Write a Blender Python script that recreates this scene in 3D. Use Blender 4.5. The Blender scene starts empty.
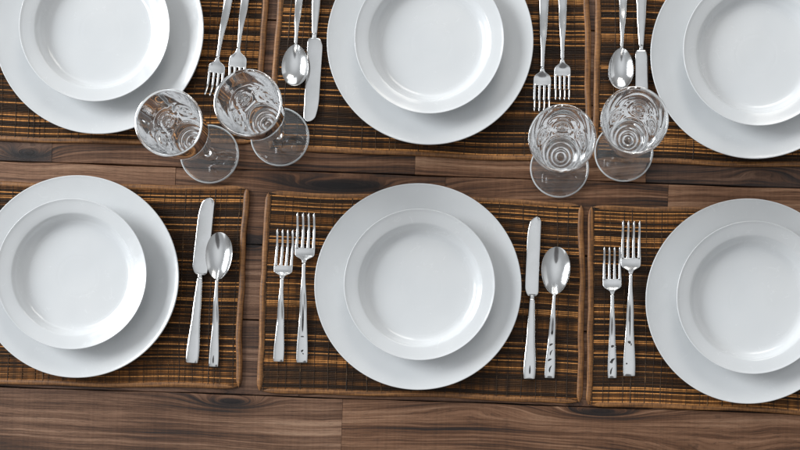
import bpy, math, random
from mathutils import Vector
random.seed(7)
SC = bpy.context.scene
COL = SC.collection

# ---------------------------------------------------------------- scale: measured table plane
S = 1 / 707.0                     # metres per measured unit on the table plane
H = 1.43                          # camera height
CX, CY = 137 * S, -184 * S        # point straight below the camera
def T(px, py):                    # plane coordinates -> metres
    return ((px - 400) * S, (225 - py) * S)
def P(px, py, z):                 # the same for something measured at height z
    x, y = T(px, py); k = (H - z) / H
    return (CX + (x - CX) * k, CY + (y - CY) * k)
PI = math.pi
MAT_TOP = 0.0042

# ---------------------------------------------------------------- helpers
def mesh_obj(name, verts, faces, mat=None, parent=None, smooth=True, uvs=None):
    me = bpy.data.meshes.new(name)
    me.from_pydata(verts, [], faces)
    if uvs is not None:
        ul = me.uv_layers.new(name='UVMap')
        for lp in me.loops:
            ul.data[lp.index].uv = uvs[lp.vertex_index]
    me.validate(); me.update()
    if smooth:
        for p in me.polygons: p.use_smooth = True
    if mat: me.materials.append(mat)
    o = bpy.data.objects.new(name, me)
    COL.objects.link(o)
    if parent: o.parent = parent
    return o

def thing(name, label, cat, group=None, loc=(0, 0, 0), rz=0.0, scale=1.0):
    o = bpy.data.objects.new(name, None)
    o.empty_display_size = 0.03
    COL.objects.link(o)
    o.location = loc; o.rotation_euler = (0, 0, rz); o.scale = (scale,) * 3
    o['label'] = label; o['category'] = cat
    if group: o['group'] = group
    return o

def catmull(pts, n):
    """smooth curve through 2-D points"""
    out = []
    for i in range(len(pts) - 1):
        p0 = pts[max(i - 1, 0)]; p1 = pts[i]; p2 = pts[i + 1]; p3 = pts[min(i + 2, len(pts) - 1)]
        for k in range(n):
            t = k / n
            out.append(tuple(0.5 * ((2 * b) + (-a + c) * t + (2 * a - 5 * b + 4 * c - d) * t * t + (-a + 3 * b - 3 * c + d) * t ** 3)
                             for a, b, c, d in zip(p0, p1, p2, p3)))
    out.append(tuple(pts[-1]))
    return out

def lathe(name, prof, mat, parent, seg=128, wob=0.0, seed=0):
    """revolve (r,z); r==0 gives a pole"""
    vs, fs, rings = [], [], []
    rnd = random.Random(seed); ph = [rnd.uniform(0, 2 * PI) for _ in range(3)]
    for r, z in prof:
        if r < 1e-7:
            rings.append([len(vs)]); vs.append((0, 0, z))
        else:
            ring = []
            for k in range(seg):
                a = 2 * PI * k / seg
                w = 1 + wob * (math.sin(2 * a + ph[0]) + .5 * math.sin(3 * a + ph[1]))
                ring.append(len(vs)); vs.append((r * w * math.cos(a), r * w * math.sin(a), z))
            rings.append(ring)
    for A, B in zip(rings, rings[1:]):
        for k in range(seg):
            k2 = (k + 1) % seg
            if len(A) == 1 and len(B) == 1: continue
            if len(A) == 1: fs.append((A[0], B[k], B[k2]))
            elif len(B) == 1: fs.append((A[k], B[0], A[k2]))
            else: fs.append((A[k], B[k], B[k2], A[k2]))
    return mesh_obj(name, vs, fs, mat, parent)

# ---------------------------------------------------------------- node helpers
class N:
    def __init__(s, name):
        s.m = bpy.data.materials.new(name); s.m.use_nodes = True
        s.t = s.m.node_tree; s.t.nodes.clear()
        s.out = s.t.nodes.new('ShaderNodeOutputMaterial')
    def n(s, typ, **kw):
        o = s.t.nodes.new(typ)
        for k, v in kw.items(): setattr(o, k, v)
        return o
    def l(s, a, b): s.t.links.new(a, b)
    def put(s, sock, v):
        if isinstance(v, bpy.types.NodeSocket): s.l(v, sock)
        else: sock.default_value = v
    def math(s, op, a, b=0.0, c=0.0, clamp=False):
        o = s.n('ShaderNodeMath', operation=op, use_clamp=clamp)
        s.put(o.inputs[0], a); s.put(o.inputs[1], b); s.put(o.inputs[2], c)
        return o.outputs[0]
    def comb(s, x, y, z=0.0):
        o = s.n('ShaderNodeCombineXYZ'); s.put(o.inputs[0], x); s.put(o.inputs[1], y); s.put(o.inputs[2], z)
        return o.outputs[0]
    def noise(s, vec, scale=1.0, detail=2.0, rough=0.5, dist=0.0):
        o = s.n('ShaderNodeTexNoise'); s.l(vec, o.inputs['Vector'])
        o.inputs['Scale'].default_value = scale; o.inputs['Detail'].default_value = detail
        o.inputs['Roughness'].default_value = rough; o.inputs['Distortion'].default_value = dist
        return o.outputs['Fac']
    def white(s, vec):
        o = s.n('ShaderNodeTexWhiteNoise', noise_dimensions='3D'); s.l(vec, o.inputs['Vector'])
        return o.outputs['Value']
    def ramp(s, fac, stops, interp='LINEAR'):
        o = s.n('ShaderNodeValToRGB'); s.l(fac, o.inputs[0]); cr = o.color_ramp; cr.interpolation = interp
        while len(cr.elements) < len(stops): cr.elements.new(0.5)
        for e, (p, c) in zip(cr.elements, stops):
            e.position = p; e.color = (c[0], c[1], c[2], 1) if not isinstance(c, float) else (c, c, c, 1)
        return o.outputs[0]
    def mix(s, fac, a, b, blend='MIX'):
        o = s.n('ShaderNodeMix', data_type='RGBA', blend_type=blend)
        s.put(o.inputs[0], fac)
        s.put(o.inputs[6], a if isinstance(a, bpy.types.NodeSocket) else (*a, 1))
        s.put(o.inputs[7], b if isinstance(b, bpy.types.NodeSocket) else (*b, 1))
        return o.outputs[2]
    def mr(s, v, a, b, c, d):
        o = s.n('ShaderNodeMapRange'); s.put(o.inputs[0], v)
        for i, q in enumerate((a, b, c, d)): s.put(o.inputs[i + 1], q)
        return o.outputs[0]
    def bump(s, h, strength, dist):
        o = s.n('ShaderNodeBump'); s.l(h, o.inputs['Height'])
        o.inputs['Strength'].default_value = strength; o.inputs['Distance'].default_value = dist
        return o.outputs[0]
    def bsdf(s, **kw):
        o = s.n('ShaderNodeBsdfPrincipled')
        for k, v in kw.items():
            k = k.replace('_', ' ')
            sock = o.inputs[k]
            if isinstance(v, tuple) and len(v) == 3: v = (*v, 1)
            s.put(sock, v)
        s.l(o.outputs[0], s.out.inputs[0])
        return o

# ---------------------------------------------------------------- materials
def porcelain():
    m = N('white_porcelain')
    tc = m.n('ShaderNodeTexCoord').outputs['Object']
    n1 = m.noise(tc, 9, 3, .5)
    col = m.ramp(n1, [(.3, (.75, .768, .78)), (.7, (.795, .806, .81))])
    n2 = m.noise(tc, 14, 2, .4)
    speck = m.noise(tc, 900, 1, .5)
    sc = m.noise(tc, 38, 5, .7, 1.5)
    rough = m.math('ADD', m.mr(n1, .3, .7, .10, .20), m.mr(sc, .50, .68, 0.0, .16))
    h = m.math('ADD', n2, m.math('MULTIPLY', speck, .012))
    m.bsdf(Base_Color=col, Roughness=rough, IOR=1.5, Normal=m.bump(h, .6, .0030),
           Coat_Weight=.25, Coat_Roughness=.08)
    return m.m

def steel():
    m = N('polished_cutlery_steel')
    tc = m.n('ShaderNodeTexCoord').outputs['Object']
    sp = m.n('ShaderNodeSeparateXYZ'); m.l(tc, sp.inputs[0])
    v = m.comb(m.math('MULTIPLY', sp.outputs[0], 900), m.math('MULTIPLY', sp.outputs[1], 60), sp.outputs[2])
    n1 = m.noise(v, 1, 3, .6)
    n2 = m.noise(tc, 45, 3, .55)
    rough = m.math('ADD', m.mr(n1, .3, .7, .09, .16), m.mr(n2, .45, .75, 0, .10))
    col = m.ramp(n2, [(.3, (.80, .80, .79)), (.7, (.88, .88, .88))])
    m.bsdf(Base_Color=col, Metallic=1.0, Roughness=rough, Normal=m.bump(m.noise(tc, 60, 2), .12, .001))
    return m.m

def engraved():
    m = N('blackened_engraving')
    tc = m.n('ShaderNodeTexCoord').outputs['Object']
    n1 = m.noise(tc, 800, 2)
    m.bsdf(Base_Color=m.ramp(n1, [(.3, (.03, .03, .03)), (.8, (.14, .13, .125))]), Metallic=.9, Roughness=.3)
    return m.m

def glass():
    m = N('clear_glass')
    tc = m.n('ShaderNodeTexCoord').outputs['Object']
    m.bsdf(Base_Color=(.985, .992, .992), Roughness=0.0, IOR=1.5, Transmission_Weight=1.0)
    # faint diffuse haze mixed in, standing for bright reflections in the walls
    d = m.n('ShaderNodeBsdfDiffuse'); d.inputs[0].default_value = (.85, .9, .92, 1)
    p = [x for x in m.t.nodes if x.type == 'BSDF_PRINCIPLED'][0]
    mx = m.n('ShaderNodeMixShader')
    # more diffuse along the foot edge, painting its bright refracted outline
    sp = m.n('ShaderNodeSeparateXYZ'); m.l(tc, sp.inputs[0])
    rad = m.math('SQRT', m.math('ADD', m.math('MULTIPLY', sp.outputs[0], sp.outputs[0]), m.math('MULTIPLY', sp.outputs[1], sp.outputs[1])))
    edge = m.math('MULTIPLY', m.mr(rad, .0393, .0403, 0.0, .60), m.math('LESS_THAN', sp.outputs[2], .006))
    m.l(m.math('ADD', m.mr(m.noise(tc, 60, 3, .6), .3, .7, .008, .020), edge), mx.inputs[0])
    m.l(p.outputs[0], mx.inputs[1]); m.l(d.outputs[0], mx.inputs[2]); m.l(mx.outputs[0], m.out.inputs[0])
    return m.m

ROT = math.radians(-1.95)
TX0, TY0 = T(250, 169.5)
def table_local(px, py):
    x, y = T(px, py); dx, dy = x - TX0, y - TY0
    return (dx * math.cos(-ROT) - dy * math.sin(-ROT), dx * math.sin(-ROT) + dy * math.cos(-ROT))

def wood():
    m = N('dark_walnut_planks')
    uv = m.n('ShaderNodeUVMap', uv_map='UVMap').outputs[0]
    sp = m.n('ShaderNodeSeparateXYZ'); m.l(uv, sp.inputs[0]); X, Y = sp.outputs[0], sp.outputs[1]
    at = m.n('ShaderNodeAttribute', attribute_name='plank'); as_ = m.n('ShaderNodeSeparateXYZ'); m.l(at.outputs['Vector'], as_.inputs[0])
    seed, tone, warm = as_.outputs[0], as_.outputs[1], as_.outputs[2]
    sz = m.math('MULTIPLY', seed, 37.3)
    # wandering grain coordinate
    w1 = m.noise(m.comb(m.math('MULTIPLY', X, 2.6), m.math('MULTIPLY', Y, 7), sz), 1, 2, .5)
    w2 = m.noise(m.comb(m.math('MULTIPLY', X, 14), m.math('MULTIPLY', Y, 30), sz), 1, 2, .5)
    g = m.math('ADD', Y, m.math('MULTIPLY', m.math('SUBTRACT', w1, .5), .036))
    g = m.math('ADD', g, m.math('MULTIPLY', m.math('SUBTRACT', w2, .5), .004))
    core = None
    knots = [(28, 154, .030, .010, .030), (340, 187, .09, .012, .035), (252, 246, .035, .012, .03), (232, 403, .05, .011, .03),
             (600, 412, .06, .010, .03), (700, 456, .14, .022, .029), (330, 152, .05, .01, .02),
             (760, 170, .06, .012, -.02), (480, 408, .10, .014, -.02)]
    for kx, ky, a, b, A in knots:
        lx, ly = table_local(kx, ky)
        dx = m.math('DIVIDE', m.math('SUBTRACT', X, lx), a); dy = m.math('DIVIDE', m.math('SUBTRACT', Y, ly), b)
        d2 = m.math('ADD', m.math('MULTIPLY', dx, dx), m.math('MULTIPLY', dy, dy))
        f = m.math('DIVIDE', 1.0, m.math('ADD', d2, 1.0))
        g = m.math('ADD', g, m.math('MULTIPLY', f, A))
        if A >= .03:
            c = m.math('POWER', f, 2.2)
            core = c if core is None else m.math('MAXIMUM', core, c)
    Xs = m.math('MULTIPLY', X, 1.6)
    coarse = m.noise(m.comb(Xs, m.math('MULTIPLY', g, 95), sz), 1, 4, .62)
    fine = m.noise(m.comb(m.math('MULTIPLY', X, 5), m.math('MULTIPLY', g, 420), sz), 1, 3, .65)
    pores = m.noise(m.comb(m.math('MULTIPLY', X, 60), m.math('MULTIPLY', g, 1500), sz), 1, 2, .6)
    blotch = m.noise(m.comb(m.math('MULTIPLY', X, 5), m.math('MULTIPLY', Y, 14), sz), 1, 3, .5)
    saw = m.noise(m.comb(m.math('MULTIPLY', X, 260), m.math('MULTIPLY', Y, 3), sz), 1, 2, .5)
    v = m.math('ADD', m.math('ADD', m.math('MULTIPLY', coarse, .56), m.math('MULTIPLY', fine, .60)), -.135)
    v = m.math('ADD', v, m.math('MULTIPLY', blotch, .32))
    v = m.math('ADD', v, m.math('MULTIPLY', m.math('SUBTRACT', saw, .5), .07))
    v = m.math('ADD', v, m.math('SUBTRACT', m.math('MULTIPLY', tone, .40), .21))
    v = m.math('SUBTRACT', v, m.math('MULTIPLY', core, .30))
    col = m.ramp(v, [(.30, (.012, .009, .009)), (.44, (.034, .020, .015)), (.54, (.120, .052, .024)),
                     (.66, (.25, .122, .064)), (.82, (.42, .24, .14))])
    grey = m.mix(.42, col, m.ramp(v, [(.3, (.015, .015, .017)), (.55, (.06, .054, .052)), (.8, (.22, .195, .18))]))
    col = m.mix(warm, grey, col)
    pd = m.math('GREATER_THAN', pores, .60)
    col = m.mix(m.math('MULTIPLY', pd, .35), col, (.02, .012, .009))
    h = m.math('SUBTRACT', m.math('ADD', m.math('MULTIPLY', coarse, .6), m.math('MULTIPLY', fine, .5)), m.math('MULTIPLY', pd, .3))
    m.bsdf(Base_Color=col, Roughness=m.mr(v, .3, .8, .42, .55), Normal=m.bump(h, .5, .0012), Specular_IOR_Level=.25)
    return m.m

PITCH = 0.0025
def weave_mat(seed, warmth, contrast):
    m = N('woven_reed')
    uv = m.n('ShaderNodeUVMap', uv_map='UVMap').outputs[0]
    sp = m.n('ShaderNodeSeparateXYZ'); m.l(uv, sp.inputs[0]); X, Y = sp.outputs[0], sp.outputs[1]
    idx = m.math('FLOOR', m.math('DIVIDE', Y, PITCH))
    rnd = m.white(m.comb(idx, seed * 3.1, 0.5))
    # stretches of one reed that show lighter or darker
    xv = m.noise(m.comb(m.math('MULTIPLY', X, 5), m.math('MULTIPLY', idx, 5.37), seed * 1.7), 1, 2, .5)
    band = m.noise(m.comb(m.math('MULTIPLY', X, 1.2), m.math('MULTIPLY', Y, 70), seed * 9.1), 1, 2, .6)
    v = m.math('ADD', m.math('MULTIPLY', rnd, .62), m.math('MULTIPLY', m.math('SUBTRACT', xv, .5), .34))
    v = m.math('ADD', v, m.math('MULTIPLY', m.math('SUBTRACT', band, .5), 1.0 * contrast))
    v = m.math('ADD', v, warmth + .18)
    col = m.ramp(v, [(.28, (.034, .020, .013)), (.46, (.070, .035, .017)), (.60, (.150, .066, .023)),
                     (.73, (.29, .115, .032)), (.92, (.48, .20, .055))])
    # pale single strands
    r2 = m.white(m.comb(idx, seed * 5.3, 4.5))
    fr = m.math('FRACT', m.math('DIVIDE', Y, PITCH))
    line = m.math('MULTIPLY', m.math('GREATER_THAN', fr, .26), m.math('LESS_THAN', fr, .74))
    strand = m.math('MULTIPLY', m.math('GREATER_THAN', r2, .80), m.mr(xv, .32, .52, 0.25, 1.0))
    # dyed columns across the reeds: fine and coarse
    c1 = m.noise(m.comb(m.math('MULTIPLY', X, 75), m.math('MULTIPLY', Y, 1.5), seed * 2.3), 1, 2, .7)
    col = m.mix(m.mr(c1, .38, .58, .62, 0.0), col, (.032, .020, .013))
    col = m.mix(m.math('MULTIPLY', strand, line), col, (.86, .38, .115))
    fx = m.math('FLOOR', m.math('DIVIDE', X, .0016))
    c2 = m.white(m.comb(fx, m.math('FLOOR', m.math('DIVIDE', Y, .03)), seed))
    col = m.mix(m.mr(c2, 0, 1, 0.0, .42), col, (.030, .018, .012))
    h = m.noise(m.comb(m.math('MULTIPLY', X, 60), m.math('MULTIPLY', Y, 2500), seed), 1, 2, .5)
    m.bsdf(Base_Color=col, Roughness=.5, Normal=m.bump(h, .35, .0004), Specular_IOR_Level=.2)
    return m.m

def thread_mat():
    m = N('warp_thread')
    tc = m.n('ShaderNodeTexCoord').outputs['Object']
    col = m.ramp(m.noise(tc, 60, 3, .7), [(.35, (.012, .008, .006)), (.55, (.05, .026, .012)), (.75, (.30, .16, .06))])
    m.bsdf(Base_Color=col, Roughness=.8)
    return m.m

def binding_mat():
    m = N('wrapped_reed_binding')
    uv = m.n('ShaderNodeUVMap', uv_map='UVMap').outputs[0]
    sp = m.n('ShaderNodeSeparateXYZ'); m.l(uv, sp.inputs[0]); X, Y = sp.outputs[0], sp.outputs[1]
    lines = m.noise(m.comb(m.math('MULTIPLY', X, 22), m.math('MULTIPLY', Y, 9), 2.2), 1, 3, .6)
    n2 = m.noise(m.comb(m.math('MULTIPLY', X, 520), m.math('MULTIPLY', Y, 2), 5.2), 1, 3, .6)
    v = m.math('ADD', m.math('MULTIPLY', lines, .65), m.math('MULTIPLY', n2, .35))
    col = m.ramp(v, [(.32, (.065, .026, .008)), (.45, (.175, .072, .020)), (.56, (.31, .133, .038)), (.72, (.48, .225, .07))])
    m.bsdf(Base_Color=col, Roughness=.5, Normal=m.bump(v, .6, .001))
    return m.m

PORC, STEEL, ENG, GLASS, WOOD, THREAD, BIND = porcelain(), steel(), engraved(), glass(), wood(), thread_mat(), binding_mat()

# ---------------------------------------------------------------- tabletop
def build_tabletop():
    vs, fs, uvs, att = [], [], [], []
    pitch = 75.2 * S
    gap = .0013
    # joints (measured) in the rows that show; row r lies between seam r and r+1 below the reference seam
    def jx(px, py): return table_local(px, py)[0]
    joints = {-1: [(-.55, .50, .5), (jx(52, 150), .28, .2), (jx(415, 165), .30, .8), (jx(646, 175), .62, .9), (9, .16, .25)],
              0: [(-.60, .40, .6), (jx(175, 190), .62, .8), (jx(445, 195), .42, .75), (jx(668, 197), .44, .8), (9, .66, .85)],
              3: [(-.70, .50, .7), (jx(342, 420), .50, .5), (9, .52, .75)],
              1: [(jx(200, 250), .42, .3), (9, .5, .5)], 2: [(jx(300, 350), .45, .3), (9, .5, .5)]}
    rnd = random.Random(3)
    for r in range(-9, 12):
        ytop = -r * pitch - gap / 2; ybot = -(r + 1) * pitch + gap / 2
        js = joints.get(r) or [(rnd.uniform(-.9, -.2), rnd.uniform(.3, .6), rnd.random()), (rnd.uniform(.1, .7), rnd.uniform(.3, .6), rnd.random()), (9, rnd.uniform(.3, .6), rnd.random())]
        x0 = -1.5
        for (xe, tone, warm) in js:
            x1 = min(xe, 1.7)
            a, b = x0 + .0002, x1 - .0002
            dz = rnd.uniform(-.0003, .0003)
            bv = .0012
            n = max(2, int((b - a) / .03))
            sec = [(ybot, -.03), (ybot, -bv * .8), (ybot + bv * .35, -bv * .22), (ybot + bv, 0), (ytop - bv, 0), (ytop - bv * .35, -bv * .22), (ytop, -bv * .8), (ytop, -.03)]
            sd = rnd.random() * 10
            base = len(vs)
            for i in range(n + 1):
                x = a + (b - a) * i / n
                wob = .0005 * math.sin(x * 17 + r) + .0003 * math.sin(x * 43 + 2 * r)
                for (y, z) in sec:
                    vs.append((x, y + wob, z + dz)); uvs.append((x, y)); att.append((sd, tone, warm))
            for i in range(n):
                for k in range(7):
                    q = base + i * 8 + k
                    fs.append((q, q + 8, q + 9, q + 1))
            fs.append(tuple(base + k for k in range(8))); fs.append(tuple(base + n * 8 + k for k in reversed(range(8))))
            x0 = x1
    # dark underlayer closing the seams
    base = len(vs)
    yl, yh = -12 * pitch, 9 * pitch
    for (x, y) in ((-1.5, yl), (1.7, yl), (1.7, yh), (-1.5, yh)):
        vs.append((x, y, -.012)); uvs.append((x, y)); att.append((0, 0, .5))
    fs.append((base, base + 1, base + 2, base + 3))
    o = mesh_obj('tabletop', vs, fs, WOOD, None, smooth=False, uvs=uvs)
    a = o.data.attributes.new('plank', 'FLOAT_VECTOR', 'POINT')
    for i, v in enumerate(att): a.data[i].vector = v
    o.location = (TX0, TY0, 0); o.rotation_euler = (0, 0, ROT)
    o['kind'] = 'structure'
    o['label'] = 'dark brown walnut plank tabletop under all the place settings'
build_tabletop()

# ---------------------------------------------------------------- placemats
def placemat(quad, label, seed, warmth, contrast):
    q = [Vector(T(*p)) for p in quad]       # TL TR BR BL
    c = sum(q, Vector((0, 0))) / 4
    q = [p - c for p in q]
    root = thing('placemat', label, 'placemat', 'woven reed placemats laid edge to edge on the table', (c.x, c.y, 0))
    wdt = (q[1] - q[0]).length; hgt = (q[0] - q[3]).length
    rnd = random.Random(seed)
    ph = [rnd.uniform(0, 6.28) for _ in range(6)]
    def bil(u, v):                           # u 0..1 left-right, v 0..1 bottom-top
        top = q[0].lerp(q[1], u); bot = q[3].lerp(q[2], u)
        p = bot.lerp(top, v)
        p.y += .0012 * math.sin(u * 7 + ph[0]) + .0007 * math.sin(u * 17 + ph[1] + v * 3)
        p.x += (.0011 * math.sin(v * 5 + ph[2]) + .0004 * math.sin(v * 13 + ph[3])) * (1 if u > .5 else -.8)
        return p
    # woven reeds
    n = int(hgt / PITCH); NX = 96
    vs, fs, uvs = [], [], []
    for j in range(n):
        v0, v1 = j / n, (j + 1) / n
        hj = rnd.uniform(.0008, .0013); pa = rnd.uniform(0, 6.28)
        base = len(vs)
        prof = [(.04, 0), (.2, .72), (.5, 1), (.8, .72), (.96, 0)]
        for i in range(NX + 1):
            u = i / NX
            lift = .00022 * math.sin(i * PI / 2 * 1.0 + (j % 2) * PI)      # over and under the warp
            for (t, z) in prof:
                p = bil(u, v0 + (v1 - v0) * t)
                vs.append((p.x, p.y, .0022 + hj * z + lift * z)); uvs.append((u * wdt, (j + .1 + .8 * t) * PITCH))
        for i in range(NX):
            for k in range(4):
                a = base + i * 5 + k
                fs.append((a, a + 5, a + 6, a + 1))
    # backing sheet
    base = len(vs)
    for i in range(25):
        for v in (0, 1):
            p = bil(i / 24, v); vs.append((p.x, p.y, .0016)); uvs.append((i / 24 * wdt, .4 * PITCH))
    for i in range(24):
        a = base + 2 * i; fs.append((a, a + 2, a + 3, a + 1))
    mesh_obj('reed_weave', vs, fs, weave_mat(seed, warmth, contrast), root, uvs=uvs)
    # warp threads crossing the reeds
    vs, fs = [], []
    u = .012
    while u < .99:
        wd = rnd.choice((.0005, .0007, .0011)) / wdt
        if rnd.random() < .25: wd *= 1.6
        base = len(vs); m = n
        for j in range(m + 1):
            v = j / m
            z = .00335 + (.00035 if (j % 2) else 0)
            uw = u + .0006 * math.sin(j * .3 + u * 60) / wdt * .4
            for du, dz in ((-wd / 2, -.0008), (-wd * .3, 0), (wd * .3, 0), (wd / 2, -.0008)):
                p = bil(min(max(uw + du, 0), 1), v); vs.append((p.x, p.y, z + dz))
        for j in range(m):
            for k in range(3):
                a = base + 4 * j + k; fs.append((a, a + 1, a + 5, a + 4))
        u += rnd.choice((.008, .011, .015, .019, .02)) / wdt
    mesh_obj('warp_threads', vs, fs, THREAD, root)
    # bindings
    def tube(name, pts, rx, rzv, uvo, wobble):
        vs, fs, uvs = [], [], []
        K = 12; L = 0; prev = None
        for i, p in enumerate(pts):
            a = pts[max(i - 1, 0)]; b = pts[min(i + 1, len(pts) - 1)]
            d = (b - a).normalized(); nrm = Vector((-d.y, d.x))
            if prev is not None: L += (p - prev).length
            prev = p
            e = min(i, len(pts) - 1 - i); cap = (0.0, .55, .85)[e] if e < 3 else 1.0
            w = (1 + wobble * math.sin(L * 95 + uvo * 9) + wobble * .7 * math.sin(L * 230 + uvo * 4))
            for k in range(K):
                t = 2 * PI * k / K
                o = nrm * (math.cos(t) * rx * w * cap)
                vs.append((p.x + o.x, p.y + o.y, rzv + .0003 + math.sin(t) * rzv * cap * (1 + wobble * .5 * math.sin(L * 140))))
                uvs.append((L + uvo, k / K))
        for i in range(len(pts) - 1):
            for k in range(K):
                a = i * K + k; b = i * K + (k + 1) % K
                fs.append((a, b, b + K, a + K))
        return mesh_obj(name, vs, fs, BIND, root, uvs=uvs)
    M = 70
    dx = .0022 / wdt
    for uu, s in ((0.0, 1), (1.0, -1)):
        pts = [bil(uu, -.004 + 1.008 * i / M) + Vector((.0005 * math.sin(i * .21 + ph[4]) + .0002 * math.sin(i * .5 + ph[5]) + s * .001, 0)) for i in range(M + 1)]
        tube('side_binding', pts, .0043, .0023, seed + uu * 3.3, .012)
    for vv in (0.0, 1.0):
        pts = [bil(.006 + .988 * i / M, vv) for i in range(M + 1)]
        tube('hem_binding', pts, .0038, .0018, seed + 1.1 + vv * 3.7, .008)

placemat([(-70, -62), (270, -50), (256, 143), (-72, 138)], 'brown woven reed placemat under the plates in the top left corner', 1, .02, .5)
placemat([(283, -52), (588, -45), (588, 160), (271, 149)], 'dark woven reed placemat under the plates at the top centre', 2, -.035, .32)
placemat([(598, -45), (915, -35), (912, 167), (594, 160)], 'dark woven reed placemat under the plates in the top right corner', 3, -.03, .35)
placemat([(-75, 183), (247, 190), (239, 387), (-80, 379)], 'warm brown woven reed placemat under the plates at the bottom left', 4, .035, .5)
placemat([(268, 193), (582, 205), (581, 401), (259, 389)], 'striped woven reed placemat at the bottom centre, fully in view', 5, .005, .85)
placemat([(591, 207), (905, 219), (903, 416), (588, 403)], 'dark woven reed placemat under the plates at the bottom right', 6, -.025, .42)

# ---------------------------------------------------------------- plates
def mirror_profile(pts): return pts
def charger(cx, cy, rpx, label, seed):
    z0 = MAT_TOP
    x, y = P(cx, cy, z0 + .017)
    R = .1455
    sc = rpx * S * (H - z0 - .017) / H / R
    root = thing('charger_plate', label, 'charger plate', 'large white charger plates', (x, y, z0), random.Random(seed).uniform(0, 6), sc)
    # upper and lower skins; the seam between well and rim lies on a straight run
    rim = [(.1000, .0078), (.1100, .0096), (.1250, .0126), (.1370, .0153), (.1420, .0166), (.1442, .0173), (.1452, .0172), (.1455, .0163), (.1448, .0154),
           (.1420, .0142), (.1370, .0127), (.1250, .0097), (.1100, .0067), (.1000, .0048)]
    lathe('rim', catmull(rim, 4), PORC, root, 160, .0018, seed)
    well = [(.1000, .0078), (.0960, .0071), (.0900, .0064), (.0840, .0061), (.0600, .0060), (.0300, .0059), (0, .0059)]
    under = [(.1000, .0048), (.0920, .0034), (.0880, .0020), (.0870, .0003), (.0850, 0), (.0835, .0004), (.0825, .0026), (.0700, .0030), (.0300, .0030), (0, .0030)]
    a = catmull(well, 3); b = catmull(under, 3)
    o = lathe('well', list(reversed(a)) , PORC, root, 160, .0018, seed)
    lathe('foot_ring', b, PORC, root, 160, .0018, seed)
    return root

def salad_plate(cx, cy, rpx, label, seed):
    z0 = MAT_TOP + .0061
    x, y = P(cx, cy, z0 + .026)
    R = .104
    sc = rpx * S * (H - z0 - .026) / H / R
    root = thing('salad_plate', label, 'plate', 'small white rimmed plates stacked on the chargers', (x, y, z0), random.Random(seed).uniform(0, 6), sc)
    rim = [(.0868, .0212), (.0900, .0222), (.0950, .0236), (.1000, .0251), (.1022, .0260), (.1034, .0264), (.1040, .0259), (.1038, .0250),
           (.1020, .0238), (.0990, .0226), (.0940, .0210), (.0900, .0196), (.0868, .0184)]
    lathe('rim', catmull(rim, 4), PORC, root, 160, .0015, seed)
    well = [(.0868, .0212), (.0848, .0203), (.0828, .0180), (.0800, .0136), (.0765, .0098), (.0725, .0077), (.0690, .0070), (.0640, .0068),
            (.0400, .0066), (.0310, .0066), (.0280, .00652), (.0240, .00655), (.0150, .0064), (0, .0064)]
    under = [(.0868, .0184), (.0840, .0166), (.0810, .0130), (.0770, .0085), (.0720, .0050), (.0640, .0030), (.0600, .0022), (.0590, .0003), (.0575, 0), (.0560, .0004), (.0550, .0030), (.0300, .0033), (0, .0033)]
    lathe('well', list(reversed(catmull(well, 4))), PORC, root, 160, .0015, seed)
    lathe('foot_ring', catmull(under, 3), PORC, root, 160, .0015, seed)

plates = [
 ((98.5, 29), 105, (94.5, 26), 75.5, 'in the top left corner', 'in the top left corner, beside the leftmost glass'),
 ((430, 41), 103.5, (429.3, 38.5), 75, 'at the top centre between knife and forks', 'at the top centre'),
 ((755.5, 54), 105, (759, 50), 75.8, 'in the top right corner beside the rightmost glass', 'in the top right corner'),
 ((77, 276.5), 101.5, (71.3, 274), 75.5, 'at the bottom left edge, left of knife and spoon', 'at the bottom left edge'),
 ((418, 286.5), 103.5, (419.5, 284.5), 75.8, 'at the bottom centre, whole in view', 'at the bottom centre'),
 ((748, 301), 102.5, (753, 297.5), 76.5, 'at the bottom right edge, right of two forks', 'at the bottom right edge'),
]
for i, (c, r, c2, r2, l1, l2) in enumerate(plates):
    charger(*c, r, 'large flat white porcelain charger ' + l1, 20 + i)
    salad_plate(*c2, r2, 'small white rimmed plate on the charger ' + l2, 40 + i)

# ---------------------------------------------------------------- cutlery
def sec_pts(hw, th, K=16, e=.6):
    out = []
    for k in range(K):
        t = 2 * PI * (k + .5) / K
        c, s = math.cos(t), math.sin(t)
        out.append((hw * math.copysign(abs(c) ** e, c), th / 2 * math.copysign(abs(s) ** e, s)))
    return out

def loft(name, st, mat, parent, K=20, e=.6):
    """st: list of (y, xc, half width, z centre, thickness, dish depth, crown)"""
    vs, fs = [], []
    for (y, xc, hw, zc, th, dish, crown) in st:
        for (x, z) in sec_pts(hw, th, K, e):
            q = (x / hw) ** 2 if hw > 1e-6 else 0
            top = 1 if z > 0 else 0
            vs.append((xc + x, y, zc + z + dish * q + top * crown * (1 - q)))
    for i in range(len(st) - 1):
        for k in range(K):
            a = i * K + k; b = i * K + (k + 1) % K
            fs.append((a, b, b + K, a + K))
    fs.append(tuple(reversed(range(K)))); fs.append(tuple((len(st) - 1) * K + k for k in range(K)))
    o = mesh_obj(name, vs, fs, mat, parent)
    return o

def interp(tab, y):
    if y <= tab[0][0]: return tab[0][1]
    for (a, va), (b, vb) in zip(tab, tab[1:]):
        if y <= b:
            t = (y - a) / (b - a); t = t * t * (3 - 2 * t) if len(tab) > 2 else t
            return va + (vb - va) * t
    return tab[-1][1]

def place_line(end, tip, z=.008):
    """px end of the handle, px tip -> location, rotation, length"""
    e = Vector(P(*end, z)); t = Vector(P(*tip, z)); d = t - e
    return (e.x, e.y), math.atan2(d.y, d.x) - PI / 2, d.length

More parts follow.
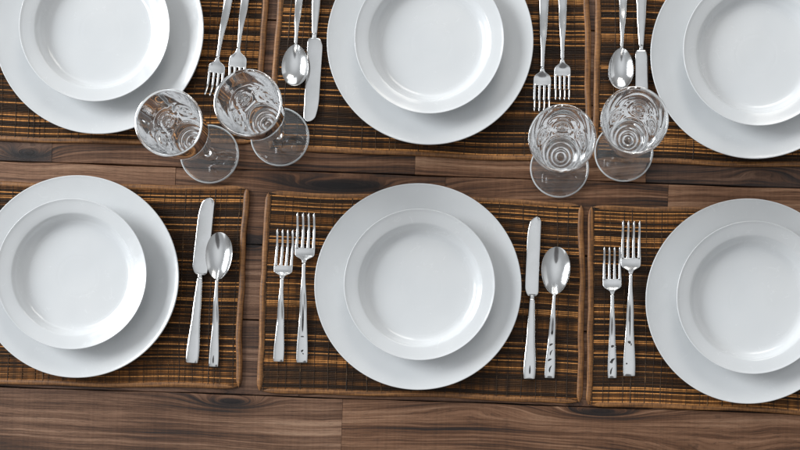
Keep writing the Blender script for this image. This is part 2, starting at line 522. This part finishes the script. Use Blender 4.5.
def handle_profile(L, end_w, neck_w, neck_y, hz=None):
    """functions of y for handle width, height, thickness"""
    hwf = lambda y: interp([(0, end_w / 2 * .97), (.010, end_w / 2), (neck_y * .55, (end_w * .50 + neck_w * .50) / 2), (neck_y * .93, neck_w / 2), (neck_y, neck_w / 2)], y)
    zf = lambda y: interp([(0, .0016), (neck_y * .45, .0036), (neck_y * .80, .0092), (neck_y, .0098)], y)
    tf = lambda y: interp([(0, .0023), (neck_y * .6, .0027), (neck_y, .0029)], y)
    return hwf, zf, tf

def engraving(parent, marks, hwf, topf):
    """marks: (y, x fraction, length, width, angle degrees, bend)"""
    for (y, fx, ln, wd, ang, bend) in marks:
        vs, fs = [], []
        n = 10; a = math.radians(ang); base = len(vs)
        for i in range(n + 1):
            t = i / n * 2 - 1
            w = wd / 2 * max(.04, (1 - t * t) ** .6 * (1 - .35 * t))
            for s in (-1, 0, 1):
                u, v = t * ln / 2, s * w + bend * (t * t - .5)
                x = u * math.sin(a) + v * math.cos(a); yy = u * math.cos(a) - v * math.sin(a)
                Y = y + yy; X = fx * hwf(y) + x
                lim = hwf(Y) * .84; X = max(-lim, min(lim, X))
                vs.append((X, Y, topf(X, Y) + .00006 + (.00006 if s == 0 else 0)))
        for i in range(n):
            for k in range(2):
                q = base + 3 * i + k; fs.append((q, q + 3, q + 4, q + 1))
        mesh_obj('engraved_mark', vs, fs, ENG, parent)

def make_handle(root, L, end_w, neck_w, neck_y, marks=None, crown=.0005):
    hwf, zf, tf = handle_profile(L, end_w, neck_w, neck_y)
    ys = [0, .0006, .0018] + [.004 + (neck_y - .004) * i / 34 for i in range(35)]
    st = []
    for y in ys:
        k = 1 if y > .001 else (.90 if y == 0 else .97)
        st.append((y, 0, hwf(y) * k, zf(y), tf(y) * (1 if y > .001 else .6), 0, crown))
    loft('handle', st, STEEL, root, K=24, e=.55)
    def topf(x, y):
        hw = hwf(y); q = min(1, (x / hw) ** 2)
        c = min(1, abs(x / hw)) ** (1 / .55)
        s = math.sqrt(max(0, 1 - c * c)) ** .55
        return zf(y) + tf(y) / 2 * s + crown * (1 - q)
    if marks: engraving(root, marks, hwf, topf)
    return hwf, zf, tf

def fork(kind, end, tip, head_px, headlen_px, tine_px, endw_px, label, group, marks=None):
    (x, y), rz, L = place_line(end, tip)
    k = S * (H - .01) / H
    root = thing(kind, label, 'fork', group, (x, y, MAT_TOP), rz)
    W, HL, TL, EW = head_px * k, headlen_px * k, tine_px * k, endw_px * k
    NW = .0052
    ny = L - HL
    make_handle(root, L, EW, NW, ny, marks)
    # head: neck widening into the shovel, level and then curving up to the tips
    zh = lambda yy: interp([(ny, .0098), (ny + (HL - TL) * .75, .0064), (L - TL * .55, .0050), (L, .0095)], yy)
    ye = L - TL
    st = []
    for i in range(26):
        t = i / 25; yy = ny - .0006 + (ye - ny + .0006) * t
        w = NW / 2 + (W / 2 - NW / 2) * (1 / (1 + math.exp(-(t - .34) * 15)) - 1 / (1 + math.exp(.34 * 15))) / (1 - 1 / (1 + math.exp(.34 * 15)))
        st.append((yy, 0, min(w, W / 2), zh(yy), .0029 - .0011 * min(1, t * 2), .0016 * min(1, t * 1.6), 0))
    loft('head', st, STEEL, root, K=28, e=.5)
    tw = W * .150; gap = (W - 4 * tw) / 3
    for q in range(4):
        xc = -W / 2 + tw / 2 + q * (tw + gap)
        st = []
        for i in range(19):
            t = i / 18
            yy = ye - .0016 + (L - ye + .0016) * t
            if abs(xc) < W * .3: pass
            hw = tw / 2 * (1 - .35 * t)
            if t > .9: hw *= .8 if t < .97 else .45
            spread = 1 - .03 * t
            dish = .0016 * (xc / (W / 2)) ** 2
            root_w = 1 + .45 * math.exp(-t * 22)
            st.append((yy, xc * spread, hw * min(root_w, 1.3), zh(yy) + dish, .00172 * (1 - .3 * t), 0, 0))
        loft('tine', st, STEEL, root, K=12, e=.7)
    return root

def spoon(end, tip, bowl_w, bowl_l, endw, label, marks=None):
    (x, y), rz, L = place_line(end, tip)
    k = S * (H - .01) / H
    root = thing('teaspoon', label, 'spoon', 'steel spoons of the place settings', (x, y, MAT_TOP), rz)
    W, BL, EW = bowl_w * k, bowl_l * k, endw * k
    NW = .0048; ny = L - BL
    make_handle(root, L, EW, NW, ny, marks)
    # bowl: egg outline, dished skin with thickness
    NU, NV = 36, 40
    def hw(t):       # t 0 at the neck .. 1 at the tip
        e = math.sqrt(max(0, 1 - (2 * t - 1) ** 2)) ** 1.0
        return W / 2 * e * (1 + .20 * (t - .5)) * (1.0) 
    vs, fs = [], []
    th = .0012
    def rimz(t): return interp([(0, .0099), (.25, .0096), (.7, .0092), (1, .0100)], t)
    # top skin then bottom skin
    for side in (0, 1):
        for i in range(NV + 1):
            a = PI * i / NV; t = (1 - math.cos(a)) / 2
            h = max(hw(t), NW / 2 * (1 - min(1, t * 6)))
            for j in range(NU + 1):
                s = math.sin(PI * (j / NU - .5))
                e2 = (2 * t - 1) ** 2
                r2 = min(1, s * s * (1 - e2) + e2)
                d = .0086 * (1 - r2) ** .92
                z = rimz(t) - d
                if side: z = max(.0002, z - th * (1 if r2 < .97 else .9))
                vs.append((s * h, ny + t * BL, z))
    M = NU + 1; off = (NV + 1) * M
    for i in range(NV):
        for j in range(NU):
            a = i * M + j
            fs.append((a, a + 1, a + M + 1, a + M))
            b = a + off; fs.append((b, b + M, b + M + 1, b + 1))
        for j in (0, NU):
            a = i * M + j; fs.append((a, a + M, a + M + off, a + off))
    for i in (0, NV):
        for j in range(NU):
            a = i * M + j; fs.append((a, a + 1, a + 1 + off, a + off))
    mesh_obj('bowl', vs, fs, STEEL, root)
    return root

def knife(end, tip, blade_w, blade_l, endw, label, marks=None):
    (x, y), rz, L = place_line(end, tip, .006)
    k = S * (H - .008) / H
    root = thing('table_knife', label, 'knife', 'steel table knives of the place settings', (x, y, MAT_TOP), rz)
    W, BL, EW = blade_w * k, blade_l * k, endw * k
    by = L - BL; NW = .0088
    hwf = lambda yy: interp([(0, EW / 2 * .96), (.012, EW / 2), (by * .6, (EW * .42 + NW * .58) / 2), (by, NW / 2)], yy)
    zf = lambda yy: .0032
    tf = lambda yy: interp([(0, .0050), (by * .7, .0060), (by, .0050)], yy)
    st = []
    for i in range(34):
        t = i / 33; yy = by * t
        kk = (.88, .96)[i] if i < 2 else 1
        if i == 1: yy = .0012
        if i > 31: kk = .94
        st.append((yy, 0, hwf(yy) * kk, zf(yy), tf(yy) * kk, 0, .0003))
    loft('handle', st, STEEL, root, K=24, e=.62)
    # bolster
    st = [(by - .001 + .0058 * t, -.0003 * t, NW / 2 * (1.02 - .30 * math.sin(PI * min(1, t * .8))), .0032, .0046 - .0018 * t, 0, 0) for t in [i / 8 for i in range(9)]]
    loft('bolster', st, STEEL, root, K=20, e=.8)
    # blade: straight back on +x, belly on -x, rounded tip
    st = []
    for i in range(44):
        t = min(1, i / 30) * .93 if i <= 30 else .93 + .07 * math.sin((i - 30) / 13 * PI / 2); yy = by + .0036 + (BL - .0036) * t
        # half width growth after the bolster, then rounding at the tip
        left = -W * .56 * min(1, (.50 + .50 * min(1, t / .10) ** .6)) + W * .10 * t
        if t > .70:
            s = (t - .70) / .30
            left += (W * .26) * (s ** 2.2)
        right = W * .44 * min(1, .62 + .38 * min(1, t / .05) ** .5)
        if t > .93:
            s = (t - .93) / .07; q = (1 - math.sqrt(max(0, 1 - s * s))) * .97; mid = right - W * .30
            right -= (right - mid) * q; left += (mid - left) * q
        right = max(right, left + .0006)
        st.append((yy, (left + right) / 2, (right - left) / 2, .0032, .0014, 0, .00025))
    loft('blade', st, STEEL, root, K=20, e=.9)
    if marks:
        def topf(xx, yy):
            h = hwf(yy); c = min(1, abs(xx / h)) ** (1 / .62); s = math.sqrt(max(0, 1 - c * c)) ** .62
            return zf(yy) + tf(yy) / 2 * s + .0003 * (1 - min(1, (xx / h) ** 2))
        engraving(root, marks, hwf, topf)
    return root

mm = .001
FG = 'steel forks of the place settings'
sq = lambda y, fx=0: [(y, fx - .15, 3.0 * mm, 3.6 * mm, 90, 0)]
# bottom centre setting
fork('salad_fork', (278, 361.5), (286.5, 230), 18.6, 49, 36, 10.8, 'shorter steel fork with plain handle, left of the bottom centre plates', FG)
fork('dinner_fork', (301.5, 362.5), (307, 213.5), 20, 50, 35, 11.5, 'longer steel fork with dark engraved handle, beside the bottom centre charger', FG,
     [(.0165, .05, 4.6 * mm, 2.6 * mm, 40, .0004), (.0125, .2, 2.6 * mm, 1.6 * mm, -50, 0), (.0365, .0, 1.8 * mm, 5.0 * mm, 0, 0), (.062, .0, .040, 2.7 * mm, 0, 0)])
knife((529.2, 379), (535, 217), 14.6, 82, 12.8, 'steel knife with a slot engraved near its handle end, bottom centre setting', [(.013, .05, .013, 2.2 * mm, 0, 0)])
spoon((549.5, 378), (557, 247.5), 28.6, 47.5, 10.5, 'steel spoon with dark leaf engraving down its handle, bottom centre setting',
      [(.064, .0, 6.0 * mm, 3.0 * mm, 5, 0), (.047, -.05, 6.0 * mm, 2.6 * mm, 58, .0006), (.036, .05, 9 * mm, 1.8 * mm, 22, .0012), (.0255, -.15, 6.5 * mm, 2.6 * mm, 62, .0007), (.013, .05, 11 * mm, 2.2 * mm, 14, .0015)])
# bottom left setting
knife((192.2, 363), (208, 198), 16.5, 80, 13.5, 'plain steel knife at the bottom left, between charger and spoon')
spoon((213, 366.5), (221.5, 233), 26.5, 47, 9.8, 'steel spoon at the bottom left, near the placemat edge', [(.010, -.05, .012, 2.0 * mm, 0, .0003)])
# bottom right setting
fork('salad_fork', (612.3, 378), (611.8, 247.5), 18.6, 47, 32, 9.2, 'shorter steel fork with dark swirl engraving, left of the bottom right plates', FG,
     [(.0445, .1, 5 * mm, 3.4 * mm, 70, .0005), (.0245, .15, 9 * mm, 3.4 * mm, 35, .0020), (.0225, -.35, 3 * mm, 2.6 * mm, 0, 0), (.010, -.2, 11 * mm, 2.2 * mm, 14, .0010)])
fork('dinner_fork', (629.3, 376), (631, 221.5), 20, 53, 37, 12.4, 'longer steel fork with small dark dot on its handle, beside the bottom right charger', FG,
     [(.0475, -.05, 4 * mm, 4.6 * mm, 30, .0006), (.0445, .30, 4 * mm, 1.6 * mm, 0, 0), (.0175, -.45, 2.6 * mm, 2.4 * mm, 0, 0), (.077, .0, .046, 1.6 * mm, 0, 0)])
# top left setting (turned round)
fork('salad_fork', (235, -45), (213.5, 97.5), 16.6, 38, 24, 12, 'outer steel fork at the top left, nearest the charger, tines pointing down', FG)
fork('salad_fork', (249.5, -45), (236, 90), 17.6, 40, 22, 12, 'inner steel fork at the top left, its tines partly behind a glass', FG)
# top centre setting
spoon((301, -42), (295, 87), 26.5, 41, 11, 'steel spoon at the top centre left of the knife, bowl pointing down')
knife((319, -46), (310.5, 122), 16.2, 87, 13, 'steel knife at the top centre, blade pointing down beside the charger')
fork('dinner_fork', (545, -42), (541.5, 113), 17.5, 43, 27, 13, 'steel fork right of the top centre charger, tines just above a glass', FG)
fork('salad_fork', (563, -42), (562.2, 101.5), 16.2, 40, 25, 12, 'steel fork at the top right of the pair above the third glass', FG)
# top right setting
spoon((624.5, -40), (620, 90), 25, 40.5, 11, 'steel spoon at the top right, bowl just above the rightmost glass')
knife((641.5, -38), (641, 133), 14, 86, 15, 'steel knife at the top right, its blade tip seen through the rightmost glass')

# ---------------------------------------------------------------- wine glasses
def wine_glass(base, rim, label, rz):
    bx, by = P(*base, .004); rx, ry = P(*rim, .158)
    x, y = (bx * .5 + rx * .5), (by * .5 + ry * .5)
    root = thing('wine_glass', label, 'wine glass', 'clear stemmed glasses standing in two pairs', (x, y, 0), rz)
    # height of what it stands on is taken per glass
    foot_top = [(.0058, .0100), (.0085, .0066), (.0140, .0050), (.0230, .0040), (.0330, .0031), (.0372, .0028), (.0384, .0032), (.0394, .0038), (.0404, .0038), (.0413, .0029), (.0415, .0018),
                (.0408, .0006), (.0390, .0002), (.0350, .0007), (.0230, .0011), (.0120, .0013), (0, .0013)]
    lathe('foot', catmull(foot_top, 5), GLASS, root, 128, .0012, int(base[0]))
    stem = [(.0072, .0580), (.0054, .0540), (.0044, .0470), (.0040, .0360), (.0041, .0240), (.0047, .0150), (.0058, .0100)]
    lathe('stem', catmull(stem, 6), GLASS, root, 64)
    outer = [(.0072, .0580), (.0120, .0612), (.0185, .0655), (.0240, .0715), (.0272, .0790), (.0290, .0860), (.0312, .0960), (.0345, .1120), (.0376, .1300), (.0402, .1460),
             (.0422, .1580)]
    lip = [(.0428, .1590), (.0425, .1600), (.0412, .1604), (.0399, .1598), (.0394, .1588)]
    inner = [(.0394, .1570), (.0378, .1455), (.0353, .1295), (.0326, .1120), (.0293, .0965), (.0270, .0880), (.0250, .0820), (.0218, .0765)]
    bot = []
    # stepped rings added to the bottom of the bowl for their refraction
    for r, z in ((.0190, .0742), (.0164, .0708), (.0136, .0712), (.0108, .0672), (.0080, .0678), (.0050, .0640), (.0022, .0646), (0, .0648)):
        bot.append((r, z))
    prof = catmull(outer + lip + inner + bot, 14)
    bo = lathe('bowl', prof, GLASS, root, 256, .0012, int(base[0]) + 5)
    rd = random.Random(int(base[0])); a0 = rd.uniform(0, 6)
    out_az = math.atan2(y - CY, x - CX) - rz
    spots = [(out_az + d + rd.uniform(-.1, .1), .100 + rd.uniform(-.003, .006)) for d in (-1.0, 0, 1.0)]
    nin = (len(outer) + len(lip) - 1) * 14 * 256
    for v in bo.data.vertices:
        r0 = math.hypot(v.co.x, v.co.y)
        if v.index > nin and .08 < v.co.z < .135 and r0 > .02:
            az = math.atan2(v.co.y, v.co.x); off = 0
            for (a, zz) in spots:
                da = (az - a + PI) % (2 * PI) - PI
                d = math.hypot(da * r0, (v.co.z - zz) * .8)
                off += .00034 * math.cos(d * 2 * PI / .0088) * math.exp(-(d / .0135) ** 2)
            f = 1 + off / r0; v.co.x *= f; v.co.y *= f
    bo.data.update()
    return root

wine_glass((210.5, 154.5), (170, 124), 'clear stemmed glass at the far left, overlapping the top left charger', .3)
wine_glass((278, 136.5), (252, 105.5), 'clear stemmed glass left of the knife, covering fork tines', 1.3)
wine_glass((556.5, 167.5), (565.5, 141), 'clear stemmed glass below the two forks right of the top centre charger', 2.1)
wine_glass((622, 153.5), (636, 121), 'clear stemmed glass over a knife tip, beside the top right charger', 4.0)
for o in COL.objects:
    if o.name.startswith('wine_glass'): o.location.z = MAT_TOP + .0002

# ---------------------------------------------------------------- light
def area(name, loc, target, sx, sy, power, color):
    l = bpy.data.lights.new(name, 'AREA'); l.shape = 'RECTANGLE'; l.size = sx; l.size_y = sy
    l.energy = power; l.color = color
    o = bpy.data.objects.new(name, l); COL.objects.link(o); o.location = loc
    o.rotation_euler = (Vector(target) - Vector(loc)).to_track_quat('-Z', 'Y').to_euler()
    return o
area('window_light', (-4.6, 1.75, 2.45), (.1, 0, 0), 2.7, 2.3, 262, (.93, .97, 1.0))
area('added_fill_light', (.6, 2.6, 1.7), (0, 0, 0), 1.2, 1.0, 17, (1.0, .95, .88))  # unseen fill, added to warm the shade and give the steel highlights

w = bpy.data.worlds.new('World'); SC.world = w; w.use_nodes = True
nt = w.node_tree; nt.nodes.clear()
out = nt.nodes.new('ShaderNodeOutputWorld'); bg = nt.nodes.new('ShaderNodeBackground')
tc = nt.nodes.new('ShaderNodeTexCoord'); sp = nt.nodes.new('ShaderNodeSeparateXYZ')
nt.links.new(tc.outputs['Generated'], sp.inputs[0])
rp = nt.nodes.new('ShaderNodeValToRGB'); mr = nt.nodes.new('ShaderNodeMapRange')
mr.inputs[1].default_value = -1; mr.inputs[2].default_value = 1
nt.links.new(sp.outputs[2], mr.inputs[0]); nt.links.new(mr.outputs[0], rp.inputs[0])
els = [(0, (.03, .025, .02)), (.52, (.10, .095, .09)), (.64, (.24, .24, .24)), (.90, (.37, .385, .40)), (1.0, (.68, .705, .73))]
cr = rp.color_ramp
while len(cr.elements) < len(els): cr.elements.new(.5)
for e, (p, c) in zip(cr.elements, els): e.position = p; e.color = (*c, 1)
def wm(op, a, b=0.0, c=0.0, clamp=False):
    o = nt.nodes.new('ShaderNodeMath'); o.operation = op; o.use_clamp = clamp
    for i, v in enumerate((a, b, c)):
        if isinstance(v, bpy.types.NodeSocket): nt.links.new(v, o.inputs[i])
        else: o.inputs[i].default_value = v
    return o.outputs[0]
# bright stripes added for reflections in glass and steel, between about 10 and 35 degrees up, brightest towards -x, none towards the viewer (-y)
az = wm('ARCTAN2', sp.outputs[1], sp.outputs[0])
stripe = wm('MULTIPLY', wm('SUBTRACT', wm('SINE', wm('MULTIPLY', az, 5.0)), -.15), 4.0, clamp=True)
hz = wm('MULTIPLY', wm('MULTIPLY', wm('SUBTRACT', sp.outputs[2], .14), 14, clamp=True), wm('MULTIPLY', wm('SUBTRACT', .58, sp.outputs[2]), 14, clamp=True))
side = wm('MULTIPLY', wm('ADD', wm('MULTIPLY', sp.outputs[0], -.5), wm('ADD', wm('MULTIPLY', sp.outputs[1], .45), .50)), 1.0, clamp=True)
glow_stripes = wm('MULTIPLY', wm('MULTIPLY', stripe, hz), wm('MULTIPLY', side, 1.5))
# dark lobe added on the near side for contrast in the steel reflections
dx = wm('DIVIDE', sp.outputs[0], .20); dy = wm('DIVIDE', wm('ADD', sp.outputs[1], .52), .36)
d2 = wm('ADD', wm('MULTIPLY', dx, dx), wm('MULTIPLY', dy, dy))
dark_lobe = wm('MULTIPLY', wm('SUBTRACT', 1.15, d2), 4.0, clamp=True)
dark_lobe = wm('MULTIPLY', dark_lobe, wm('GREATER_THAN', sp.outputs[2], 0.0))
cm = nt.nodes.new('ShaderNodeMix'); cm.data_type = 'RGBA'
nt.links.new(wm('MULTIPLY', dark_lobe, .85), cm.inputs[0]); nt.links.new(rp.outputs[0], cm.inputs[6]); cm.inputs[7].default_value = (.05, .045, .045, 1)
ad = nt.nodes.new('ShaderNodeMix'); ad.data_type = 'RGBA'; ad.blend_type = 'ADD'; ad.inputs[0].default_value = 1
wc = nt.nodes.new('ShaderNodeMix'); wc.data_type = 'RGBA'; wc.blend_type = 'MULTIPLY'; wc.inputs[0].default_value = 1
nt.links.new(glow_stripes, wc.inputs[6]); wc.inputs[7].default_value = (.93, .97, 1.0, 1)
nt.links.new(cm.outputs[2], ad.inputs[6]); nt.links.new(wc.outputs[2], ad.inputs[7])
nt.links.new(ad.outputs[2], bg.inputs[0]); bg.inputs[1].default_value = 1.0
nt.links.new(bg.outputs[0], out.inputs[0])

# ---------------------------------------------------------------- camera
cam = bpy.data.cameras.new('camera'); co = bpy.data.objects.new('camera', cam); COL.objects.link(co)
co.location = (CX, CY, H); co.rotation_euler = (0, 0, 0)
cam.sensor_width = 36; cam.lens = 36 * H / (800 * S)
cam.shift_x = -137 / 800; cam.shift_y = 184 / 800
cam.clip_start = .01; cam.clip_end = 100
SC.camera = co

SC.view_settings.view_transform = 'Standard'; SC.view_settings.look = 'None'
SC.view_settings.exposure = 0; SC.view_settings.gamma = 1
cy = SC.cycles
cy.use_denoising = True
try: cy.denoiser = 'OPENIMAGEDENOISE'
except Exception: pass
cy.max_bounces = 16; cy.transmission_bounces = 16; cy.glossy_bounces = 6; cy.transparent_max_bounces = 12
cy.caustics_refractive = True; cy.caustics_reflective = False
cy.sample_clamp_indirect = 6
